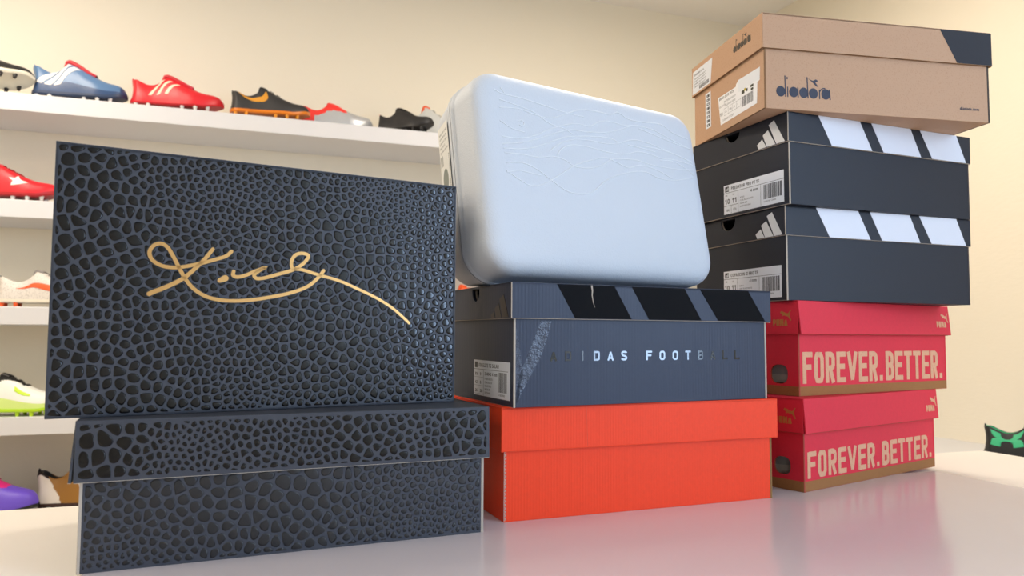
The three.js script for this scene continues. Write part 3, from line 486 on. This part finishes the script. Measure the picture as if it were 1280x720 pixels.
// ---------------------------------------------------------------- the white foam case
{
  const W = 0.3501, H = 0.2384, DF = 0.0531, E = 0.0018, lean = 0.1852, yaw = 0.5875, DR = 0.056;
  const root = thing('foam_case', 'white moulded foam shoe case with wavy raised lines leaning on the worn box', 'case');
  // local: x along, y up the front face, z out of the front face, origin at the front face's lower left corner
  const d = new THREE.Vector3(Math.cos(yaw), 0, -Math.sin(yaw)), nh = new THREE.Vector3(Math.sin(yaw), 0, Math.cos(yaw));
  root.position.set(-0.0217, TABLE + 0.2593, -0.787);
  root.rotation.order = 'YXZ'; root.rotation.set(-lean, yaw, 0);
  const P = 144;
  const outline = (inset, r) => {                       // rounded rectangle, counter-clockwise
    const x0 = inset, x1 = W - inset, y0 = inset, y1 = H - inset, pts = []; r = Math.max(0.004, r - inset);
    for (const [cx, cy, a0] of [[x1 - r, y1 - r, 0], [x0 + r, y1 - r, 1], [x0 + r, y0 + r, 2], [x1 - r, y0 + r, 3]]) for (let i = 0; i < P / 4; i++) { const a = (a0 + i / (P / 4 - 1)) * Math.PI / 2; pts.push([cx + r * Math.cos(a), cy + r * Math.sin(a)]); }
    return pts;
  };
  function shell(rings) {                               // rings: [inset, z], then a cap
    const pos = [], uv = [], idx = [], all = rings.map(([i, z, r]) => [outline(i, r ?? 0.036), z]);
    const last = all[all.length - 1];
    for (const f of [0.8, 0.55, 0.3, 0.0001]) all.push([last[0].map(([x, y]) => [W / 2 + (x - W / 2) * f, H / 2 + (y - H / 2) * f]), last[1]]);
    all.forEach(([o2, z], k) => o2.forEach(([x, y], i) => { pos.push(x, y, z); uv.push(x + z, y + z * 0.6); }));
    for (let k = 0; k + 1 < all.length; k++) for (let i = 0; i < P; i++) { const a = k * P + i, b = k * P + (i + 1) % P; idx.push(a, b, b + P, a, b + P, a + P); }
    const g = new THREE.BufferGeometry(); g.setAttribute('position', new THREE.Float32BufferAttribute(pos, 3)); g.setAttribute('uv', new THREE.Float32BufferAttribute(uv, 2)); g.setIndex(idx); g.computeVertexNormals(); return g;
  }
  const foam = new THREE.MeshPhysicalMaterial({ color: '#d2d8e1', roughness: 0.55, bumpMap: every(bumpy, 0.035), bumpScale: 0.00014 });
  const rim = [], N = 20, rf = 0.021;
  rim.push([-E, -DF], [-E, -DF + 0.005], [-E + 0.0022, -DF + 0.006]); rim.push([0, -rf - 0.01], [0, -rf]); for (let i = 1; i <= N; i++) { const a = i / N; rim.push([0.025 * a ** 2.1, -rf * (1 - a) ** 2.1]); }
  const fr = mesh('front_shell', shell(rim), foam, root);
  const tp = Math.tan(lean), rr = [[-E, -DF - 0.0008], [-E, -DF - 0.006], [-E + 0.0022, -DF - 0.007]];
  const dz = DR - 0.02; rr.push([-E + 0.0022 + dz * tp * 0.5, -DF - 0.007 - dz * 0.5], [-E + 0.0022 + dz * tp, -DF - 0.007 - dz]);
  for (let i = 1; i <= N; i++) { const a = (i / N) * Math.PI / 2; rr.push([-E + 0.0022 + dz * tp + 0.013 * (1 - Math.cos(a)) + 0.002 * Math.sin(a), -DF - 0.007 - dz - 0.013 * Math.sin(a)]); }
  const rear = mesh('rear_shell', shell(rr), foam, root);
  rear.geometry.index.array.reverse(); rear.geometry.computeVertexNormals();
  // raised wavy lines moulded on the front, millimetres from the lower left corner
  const lines = [
    [[26, 211], [36, 208], [64, 207], [94, 204], [121, 201]], [[35, 215], [40, 209]], [[32, 200], [54, 197], [80, 192], [100, 182], [121, 179], [133, 174]],
    [[31, 190], [57, 193], [77, 190], [101, 189], [124, 198], [148, 208], [178, 211], [199, 211], [210, 216], [227, 210], [252, 210], [286, 212], [304, 204], [331, 199]], [[121, 201], [137, 200], [153, 200]], [[30, 174], [45, 167], [62, 165]],
    [[31, 155], [52, 156], [76, 163], [99, 175], [122, 184], [142, 189], [161, 189], [180, 199], [197, 201], [218, 200], [240, 203], [269, 202], [298, 194], [333, 185]],
    [[30, 146], [58, 152], [88, 163], [111, 173], [131, 179], [157, 181], [187, 185], [213, 194], [232, 202]], [[31, 141], [63, 145], [94, 157], [120, 168], [143, 173], [173, 177], [193, 178], [208, 174]],
    [[32, 136], [56, 137], [79, 137], [101, 141], [116, 139], [130, 133], [153, 134], [174, 141], [189, 150], [206, 153], [231, 155], [260, 152], [290, 152], [333, 155]],
    [[95, 147], [112, 159], [132, 167], [158, 170], [185, 170], [206, 174], [229, 182], [254, 182], [287, 176], [332, 167]], [[105, 143], [115, 154], [131, 160], [157, 161], [183, 159], [211, 160], [237, 167], [255, 167], [277, 164], [300, 165], [333, 162]],
    [[33, 124], [55, 127], [74, 122], [93, 111], [116, 100], [141, 100], [155, 105], [170, 117], [195, 130], [243, 141], [264, 136], [286, 135], [333, 144]],
    [[32, 115], [47, 107], [63, 101], [81, 105], [104, 118], [130, 134], [161, 146], [182, 151], [198, 147], [215, 143], [237, 149], [262, 147], [291, 138]], [[32, 113], [50, 117], [65, 116], [79, 115]],
    [[243, 200], [271, 195], [305, 189], [333, 185]], [[242, 176], [275, 176], [309, 172], [333, 165]], [[220, 174], [242, 173], [267, 171]], [[55, 177], [59, 179], [63, 176], [60, 172], [56, 173]], [[273, 161], [299, 162], [328, 151], [333, 147]]];
  const ridges = lines.map((l) => { const p = smooth(l.map(([a, b]) => [a / 1000, b / 1000]), l.length * 6).map(([a, b]) => new THREE.Vector3(a, b, 0)); return new THREE.TubeGeometry(new THREE.CatmullRomCurve3(p), l.length * 6, 0.0008, 6, false); });
  mesh('raised_lines', join(ridges), plain('#e3e8ee', 0.5), fr);
  // printed label on the left side of the rear shell
  const lg = new THREE.PlaneGeometry(0.034, 0.11); lg.rotateY(-Math.PI / 2); lg.rotateY(-Math.atan(tp));
  mesh('paper_label', lg.translate(0.0017, 0.143, -DF - 0.026), plain('#f4f4f2', 0.5, { side: THREE.DoubleSide, map: labelTexture(128, 512, (x) => { x.fillStyle = '#f4f4f2'; x.fillRect(0, 0, 128, 512); x.fillStyle = '#55585c'; x.save(); x.translate(64, 10); for (let i = 0; i < 5; i++) { x.font = '18px sans-serif'; x.fillText(['WASH & CARE', 'UPPER 62%', 'LINING 38%', 'RECYCLE', 'EU 44 UK 9½'][i], -52, 40 + i * 26, 104); } bars(x, -54, 160, 34, 60, 3); x.restore(); x.fillStyle = '#8c938c'; x.beginPath(); x.ellipse(58, 320, 34, 66, 0, 0, 7); x.fill(); x.fillRect(46, 360, 26, 120); x.fillStyle = '#3d4044'; for (let i = 0; i < 26; i++) x.fillRect(112, 190 + i * 12, 8, 6); }) }), rear);
}

// ---------------------------------------------------------------- football boots
const tab = (k) => (t) => { let i = 0; while (i < k.length - 2 && t > k[i + 1][0]) i++; const [x0, y0] = k[i], [x1, y1] = k[i + 1], a = k[i - 1] ?? k[i], b = k[i + 2] ?? k[i + 1], u = Math.min(1, Math.max(0, (t - x0) / (x1 - x0))), m0 = (y1 - a[1]) / (x1 - a[0]) * (x1 - x0), m1 = (b[1] - y0) / (b[0] - x0) * (x1 - x0); return y0 * (2 * u ** 3 - 3 * u * u + 1) + m0 * (u ** 3 - 2 * u * u + u) + y1 * (3 * u * u - 2 * u ** 3) + m1 * (u ** 3 - u * u); };
const bootH = tab([[0, 0.058], [0.02, 0.07], [0.06, 0.074], [0.12, 0.066], [0.2, 0.058], [0.28, 0.063], [0.36, 0.079], [0.42, 0.077], [0.5, 0.068], [0.6, 0.055], [0.7, 0.045], [0.8, 0.037], [0.9, 0.028], [0.96, 0.019], [1, 0.006]]);
const bootW = tab([[0, 0.003], [0.015, 0.016], [0.05, 0.027], [0.12, 0.031], [0.25, 0.030], [0.4, 0.033], [0.55, 0.040], [0.68, 0.045], [0.8, 0.042], [0.9, 0.033], [0.96, 0.021], [1, 0.003]]);
const AH = 0.2;
// heel at x = 0, toe at x = L, the side that faces the room at z > 0
function boot(o) {
  const L = o.L ?? 0.27, k = L / 0.27, root = thing('football_boot', o.label, 'boot', o.group ?? 'football boots on the shelves');
  const base = (t) => 0.019 + 0.014 * blend(0.74, 1.0, t);
  const low = o.low ?? 1;                                 // collar height factor
  const S = (t, a) => {
    const h = bootH(t) * (o.tall ?? 1.12) * (1 + (low - 1) * blend(0.5, 0.3, t)) * k, w = bootW(t) * k, th = Math.PI * a, c = Math.cos(th), s = Math.sin(th), y = h * Math.abs(s) ** 0.8;
    let z = w * Math.sign(c) * Math.abs(c) ** 0.72; z *= 1 - 0.34 * blend(0.55, 0.3, t) * (y / h) ** 2;
    const carve = (h - 0.012) * blend(0.02, 0.06, t) * blend(0.37, 0.30, t) * blend(AH, AH * 0.55, Math.abs(a - 0.5));
    return new THREE.Vector3((t - 0.5) * L - 0.01 * k * blend(0.08, 0, t) * 0 + (t < 0.1 ? -0.006 * k * Math.sin(Math.PI * Math.min(1, y / 0.08)) * blend(0.1, 0, t) * -1 : 0), base(t) + y - carve, z + 0.005 * Math.sin(Math.PI * t));
  };
  const normal = (t, a) => { const e = 0.004, u = S(Math.min(1, t + e), a).sub(S(Math.max(0, t - e), a)), v = S(t, a + e).sub(S(t, a - e)); return u.cross(v).normalize(); };
  const NT = 72, NA = 48, zones = [...(o.zones ?? []), { name: 'upper', mat: o.upper, test: () => true }], lining = { name: 'collar_lining', mat: o.lining, test: (t, a) => t > 0.025 && t < 0.36 && Math.abs(a - 0.5) < AH * 0.98 };
  const order = [lining, ...zones], idx = order.map(() => []), pos = [], uv = [];
  for (let i = 0; i <= NT; i++) for (let j = 0; j <= NA; j++) { const p = S(i / NT, j / NA); pos.push(p.x, p.y, p.z); uv.push(i / NT * L, j / NA * 0.16); }
  for (let i = 0; i < NT; i++) for (let j = 0; j < NA; j++) { const t = (i + 0.5) / NT, a = (j + 0.5) / NA, z = order.findIndex((q) => q.test(t, a)), p = i * (NA + 1) + j; idx[z].push(p, p + NA + 1, p + NA + 2, p, p + NA + 2, p + 1); }
  const whole = new THREE.BufferGeometry(); whole.setAttribute('position', new THREE.Float32BufferAttribute(pos, 3)); whole.setAttribute('uv', new THREE.Float32BufferAttribute(uv, 2)); whole.setIndex(idx.flat()); whole.computeVertexNormals();
  order.forEach((q, n) => { if (!idx[n].length) return; const g = whole.clone(); g.setIndex(idx[n]); mesh(q.name, g.toNonIndexed(), q.mat, root); });
  // sole plate
  const ringOf = (t) => { const w = bootW(t) * k * 1.04 + 0.0008, y = base(t), z0 = 0.005 * Math.sin(Math.PI * t), x = (t - 0.5) * L * 1.006; return [[x, y - 0.007, z0 + w * 0.9], [x, y - 0.003, z0 + w], [x, y + 0.004, z0 + w], [x, y + 0.004, z0 - w], [x, y - 0.003, z0 - w], [x, y - 0.007, z0 - w * 0.9]]; };
  const sp = [], si = []; for (let i = 0; i <= 50; i++) for (const p of ringOf(i / 50)) sp.push(...p);
  for (let i = 0; i < 50; i++) for (let j = 0; j < 6; j++) { const a = i * 6 + j, b = i * 6 + (j + 1) % 6; si.push(a, b, b + 6, a, b + 6, a + 6); }
  const sg = new THREE.BufferGeometry(); sg.setAttribute('position', new THREE.Float32BufferAttribute(sp, 3)); sg.setIndex(si); sg.setAttribute('uv', new THREE.Float32BufferAttribute(new Float32Array(sp.length / 3 * 2), 2));
  const sgn = sg.toNonIndexed(); sgn.computeVertexNormals(); mesh('sole_plate', sgn, o.sole, root);
  const stud = (o.studGeo ?? new THREE.CylinderGeometry(0.0068 * k, 0.0046 * k, 0.014, 12)).clone();
  for (const [t, f] of [[0.07, 0.6], [0.2, 0.72], [0.56, 0.78], [0.7, 0.82], [0.83, 0.7]]) for (const s of [-1, 1]) { const m = mesh('stud', stud, o.stud ?? o.sole, root); m.position.set((t - 0.5) * L, base(t) - 0.012, 0.005 + s * f * bootW(t) * k); }
  // a band on the upper between two curves of [t, a] points
  const patch = (name, lo, hi, mat, off = 0.0009, nu = 24, nv = 6) => {
    const A = smooth(lo, nu), B = smooth(hi, nu), p = [], q = [], u2 = [];
    for (let i = 0; i <= nu; i++) for (let j = -1; j <= nv + 1; j++) { const f = Math.min(1, Math.max(0, j / nv)), t = A[i][0] + (B[i][0] - A[i][0]) * f, a = A[i][1] + (B[i][1] - A[i][1]) * f, s = S(t, a).addScaledVector(normal(t, a), j < 0 || j > nv ? -0.001 : off); p.push(s.x, s.y, s.z); u2.push(t * L, a * 0.16); }
    const m = nv + 3; for (let i = 0; i < nu; i++) for (let j = 0; j < m - 1; j++) { const a = i * m + j; q.push(a, a + m, a + m + 1, a, a + m + 1, a + 1); }
    const g = new THREE.BufferGeometry(); g.setAttribute('position', new THREE.Float32BufferAttribute(p, 3)); g.setAttribute('uv', new THREE.Float32BufferAttribute(u2, 2)); g.setIndex(q); g.computeVertexNormals(); return mesh(name, g, mat, root);
  };
  if (o.laces) {
    const tubes = [];
    for (let i = 0; i < 6; i++) { const t = 0.405 + i * 0.04, pts = []; for (let j = 0; j <= 8; j++) { const a = 0.4 + 0.2 * j / 8, tt = t + (j / 8 - 0.5) * 0.025 * (i % 2 ? 1 : -1); pts.push(S(tt, a).addScaledVector(normal(tt, a), 0.002)); } tubes.push(new THREE.TubeGeometry(new THREE.CatmullRomCurve3(pts), 12, 0.0019, 6)); }
    mesh('laces', join(tubes), o.laces, root);
    patch('tongue', [[0.345, 0.4], [0.40, 0.39], [0.44, 0.4]], [[0.345, 0.6], [0.40, 0.61], [0.44, 0.6]], o.tongue ?? o.laces, 0.004);
  }
  if (o.flap) { const f = patch('folded_tongue', [[0.34, 0.37], [0.42, 0.35], [0.52, 0.36], [0.6, 0.38], [0.66, 0.42]], [[0.34, 0.62], [0.42, 0.63], [0.52, 0.62], [0.6, 0.6], [0.66, 0.56]], o.flap, 0.0075); }
  if (o.stripes) for (let i = 0; i < 3; i++) { const t = o.stripes.t + i * o.stripes.step, sl = o.stripes.slant, w = o.stripes.w; patch('side_stripe', [[t, 0.07], [t + sl * 0.5, 0.2], [t + sl, o.stripes.top - i * 0.015]], [[t + w, 0.07], [t + w + sl * 0.5, 0.2], [t + w + sl, o.stripes.top - i * 0.015]], o.stripes.mat); }
  if (o.swoosh) patch('side_logo', [[0.07, 0.32], [0.2, 0.2], [0.33, 0.1], [0.41, 0.1], [0.46, 0.17], [0.44, 0.31]], [[0.07, 0.325], [0.2, 0.25], [0.32, 0.18], [0.375, 0.17], [0.40, 0.2], [0.435, 0.315]], o.swoosh);
  if (o.extra) o.extra(patch, root, S);
  return root;
}
function standBoot(b, dMid, n, y, turn = 0, lift = 0, roll = 0, pitch = 0) {
  b.position.copy(room(dMid, y + lift, n)); b.rotation.order = 'YXZ'; b.rotation.set(roll, PSI + turn, pitch);
}
const shine = (c, r = 0.35, o = {}) => plain(c, r, { bumpMap: every(bumpy, 0.05), bumpScale: 0.0002, ...o });
const BLK = shine('#1d1c1e', 0.4), WHT = shine('#eeeae4', 0.4), RED = shine('#d8202c', 0.35), SIL = shine('#c9ccd0', 0.25, { metalness: 0.5 }), ORG = shine('#ef5a1e', 0.4), GOLD = shine('#d9952a', 0.35), STUDW = shine('#e4e0dc', 0.3);
const y1 = SH[0] + 0.0002, y2 = SH[1] + 0.0002, y3 = SH[2] + 0.0002, y4 = SH[3] + 0.0002, y5 = SH[4] + 0.0002;
{
  // top shelf, from the left
  const a = boot({ label: 'black boot tipped back to show its cream studded sole, leftmost on the top shelf', upper: BLK, lining: BLK, sole: shine('#e8e2cf', 0.4), stud: BLK, laces: BLK, stripes: { t: 0.2, step: 0.09, slant: 0.12, w: 0.045, top: 0.3, mat: shine('#8b8b8b', 0.4) } });
  standBoot(a, -0.775, -2.672, y1, 0.02, 0.024, -0.42, 0.0);
  const b = boot({ label: 'blue boot with white side stripes and red folded tongue on the top shelf', L: 0.272, tall: 1.38, upper: shine('#5b7ea8', 0.3), lining: shine('#c22b34', 0.5), sole: shine('#2c3d5c', 0.4), stud: STUDW, flap: shine('#cc2f38', 0.4), zones: [{ name: 'toe_cap', mat: shine('#2f4a74', 0.35), test: (t, q) => Math.min(q, 1 - q) < 0.085 || t > 0.93 }], stripes: { t: 0.05, step: 0.095, slant: 0.2, w: 0.07, top: 0.35, mat: WHT } });
  standBoot(b, -0.52, -2.722, y1);
  const c = boot({ label: 'all red boot with three cream side stripes on the top shelf', L: 0.286, upper: RED, lining: shine('#b3131f', 0.5), sole: RED, stud: STUDW, flap: shine('#cf2230', 0.35), stripes: { t: 0.2, step: 0.085, slant: 0.13, w: 0.035, top: 0.3, mat: shine('#efe0c4', 0.4) } });
  standBoot(c, -0.232, -2.712, y1, -0.03);
  const d = boot({ label: 'black boot with gold side logo and amber studded sole on the top shelf', L: 0.263, upper: shine('#2b2a2b', 0.5), lining: BLK, sole: shine('#e07c12', 0.3), stud: shine('#e8951f', 0.25), swoosh: GOLD, tongue: BLK, laces: BLK });
  standBoot(d, 0.062, -2.705, y1);
  const e = boot({ label: 'bright red boot with silver forefoot between two black boots on the top shelf', L: 0.262, low: 0.9, upper: shine('#ee3b33', 0.35), lining: BLK, sole: SIL, stud: BLK, zones: [{ name: 'forefoot', mat: SIL, test: (t, q) => t > 0.62 || (t > 0.2 && Math.min(q, 1 - q) < 0.12 + 0.25 * (t - 0.2)) }] });
  standBoot(e, 0.292, -2.775, y1);
  const g = boot({ label: 'matt black boot with orange heel tab standing before the silver boot', L: 0.22, tall: 1.2, low: 0.92, upper: shine('#211f20', 0.6), lining: BLK, sole: BLK, stud: BLK, laces: BLK, zones: [{ name: 'heel_tab', mat: ORG, test: (t, q) => t < 0.06 && q > 0.3 && q < 0.7 }] });
  standBoot(g, 0.535, -2.72, y1, -0.62);
  const h = boot({ label: 'silver and white boot with orange collar, last one on the top shelf', L: 0.272, tall: 1.4, upper: shine('#c9cac6', 0.35), lining: ORG, sole: BLK, stud: BLK, laces: shine('#d9d9d5', 0.5), tongue: ORG, zones: [{ name: 'toe_cap', mat: SIL, test: (t) => t > 0.66 }] });
  standBoot(h, 0.655, -2.80, y1, 0.05);
}
{
  // lower shelves
  const star = (patch) => patch('side_logo', [[0.52, 0.2], [0.58, 0.24], [0.6, 0.33], [0.63, 0.24], [0.7, 0.22]], [[0.52, 0.19], [0.56, 0.16], [0.54, 0.09], [0.62, 0.13], [0.7, 0.21]], WHT);
  const a = boot({ label: 'red boot with white side logo alone on the second shelf', L: 0.28, upper: RED, lining: BLK, sole: shine('#b3161f', 0.4), stud: STUDW, laces: shine('#c21c28', 0.5), extra: star, zones: [] });
  standBoot(a, -0.70, -2.715, y2);
  const snake = shine('#ffffff', 0.45, { map: every(speckled('#dcd5cd', '#8d867f', 1100), 0.09, 0.09, true) });
  const b = boot({ label: 'speckled grey snakeskin boot with orange side logo and orange studs', L: 0.285, upper: snake, lining: BLK, sole: shine('#e6dfce', 0.5), stud: ORG, laces: shine('#8f8a86', 0.6), extra: (patch) => patch('side_logo', [[0.2, 0.15], [0.4, 0.11], [0.6, 0.1], [0.72, 0.13], [0.78, 0.24]], [[0.2, 0.155], [0.4, 0.175], [0.58, 0.2], [0.68, 0.22], [0.77, 0.25]], ORG) });
  standBoot(b, -0.58, -2.715, y3);
  const o2 = boot({ label: 'orange red boot on the third shelf, almost hidden behind the foam case', L: 0.27, upper: ORG, lining: BLK, sole: ORG, stud: STUDW, laces: ORG });
  standBoot(o2, 0.80, -2.78, y3);
  const c = boot({ label: 'white and neon yellow boot with black knitted collar on the fourth shelf', L: 0.28, tall: 1.3, upper: shine('#f0f1ea', 0.4), lining: BLK, sole: shine('#b8e21e', 0.35), stud: shine('#c6ee2a', 0.35), laces: BLK, tongue: BLK, zones: [{ name: 'knit_collar', mat: shine('#131313', 0.8), test: (t, q) => t < 0.62 && Math.abs(q - 0.5) < 0.24 - 0.2 * blend(0.3, 0.65, t) }, { name: 'lower_side', mat: shine('#d3ea8a', 0.4), test: (t, q) => Math.min(q, 1 - q) < 0.09 }], extra: (patch) => patch('side_logo', [[0.52, 0.2], [0.6, 0.18], [0.68, 0.2]], [[0.52, 0.28], [0.6, 0.25], [0.68, 0.24]], shine('#c6ee2a', 0.35)) });
  standBoot(c, -0.66, -2.72, y4, -0.08);
  const pk = shine('#d8237f', 0.45), pu = shine('#6a4ecb', 0.4);
  const d = boot({ label: 'purple boot with pink laced instep and black sole on the lowest shelf', L: 0.31, tall: 1.5, upper: pu, lining: pk, sole: shine('#1c1d1a', 0.4), stud: shine('#39420f', 0.4), laces: shine('#b0135f', 0.5), tongue: pk, zones: [{ name: 'instep_panel', mat: pk, test: (t, q) => t < 0.74 && Math.abs(q - 0.5) < 0.38 - 0.3 * blend(0.45, 0.8, t) }] });
  standBoot(d, -0.735, -2.725, y5, -0.18);
  const tan = shine('#9a6a26', 0.4);
  const e = boot({ label: 'white boot with golden brown side panel and black collar on the lowest shelf', L: 0.29, tall: 1.5, upper: shine('#e9dfd3', 0.4), lining: BLK, sole: shine('#3a2018', 0.4), stud: shine('#4a2a1e', 0.4), laces: BLK, tongue: BLK, zones: [{ name: 'side_panel', mat: tan, test: (t, q) => Math.min(q, 1 - q) < 0.34 && t > 0.1 + 0.55 * (0.34 - Math.min(q, 1 - q)) && t < 0.3 + 0.8 * (0.34 - Math.min(q, 1 - q)) }, { name: 'knit_collar', mat: shine('#1a1110', 0.8), test: (t, q) => t < 0.3 && Math.abs(q - 0.5) < 0.25 }] });
  standBoot(e, -0.465, -2.77, y5, -0.12);
}
{
  const green = shine('#35b27c', 0.4);
  const half = (sgn, x0, x1) => (patch) => 0;
  const u = boot({ label: 'black boot with green lining and green side emblem beyond the table corner', group: undefined, L: 0.285, upper: shine('#17191c', 0.5), lining: green, sole: BLK, stud: BLK, laces: green, extra: (patch) => {
    const X = (x) => 0.06 + 0.29 * x, Y = (y) => 0.07 + 0.18 * y, map = (l) => l.map(([x, y]) => [X(x), Y(y)]);
    patch('side_emblem', map([[0.02, 1], [0.1, 0.62], [0.32, 0.44], [0.5, 0.42], [0.68, 0.44], [0.9, 0.62], [0.98, 1]]), map([[0.32, 1], [0.34, 0.74], [0.42, 0.6], [0.5, 0.57], [0.58, 0.6], [0.66, 0.74], [0.68, 1]]), green, 0.001, 32);
    patch('side_emblem', map([[0.02, 0], [0.1, 0.38], [0.32, 0.56], [0.5, 0.58], [0.68, 0.56], [0.9, 0.38], [0.98, 0]]), map([[0.32, 0], [0.34, 0.26], [0.42, 0.4], [0.5, 0.43], [0.58, 0.4], [0.66, 0.26], [0.68, 0]]), green, 0.0012, 32);
  } });
  delete u.userData.group;
  u.position.copy(room(1.95 + 0.523 * 0.1425, 0.6062, -1.5825 + 0.852 * 0.1425)); u.rotation.y = PSI - Math.PI / 2 + 0.55;
  // two boots inside the red boxes, seen through the round holes
  const mk = (label, at, y, yaw) => { const b = boot({ label, group: undefined, L: 0.25, upper: shine('#c9c8cc', 0.4), lining: BLK, sole: WHT, stud: BLK, zones: [{ name: 'side_panel', mat: shine('#2a2a2e', 0.4), test: (t, q) => t > 0.2 && t < 0.42 && q < 0.5 }] }); delete b.userData.group; b.position.set(...at); b.position.y = TABLE + y; b.rotation.y = yaw; return b; };
  const into = (x, z, yaw, u0, back) => { const d = new THREE.Vector3(Math.cos(yaw), 0, -Math.sin(yaw)), n = new THREE.Vector3(Math.sin(yaw), 0, Math.cos(yaw)), p = new THREE.Vector3(x, 0, z).addScaledVector(d, u0).addScaledVector(n, -back); return [p.x, 0, p.z]; };
  mk('grey and white boot inside the lower crimson box, seen through its round hole', into(0.3615, -0.9482, 0.626, 0.14, 0.064), 0.003, 0.626);
  mk('grey and white boot inside the upper rose red box, seen through its round hole', into(0.3693, -0.9796, 0.5366, 0.14, 0.064), yF + 0.003, 0.5366);
}

renderer.render(scene, camera);
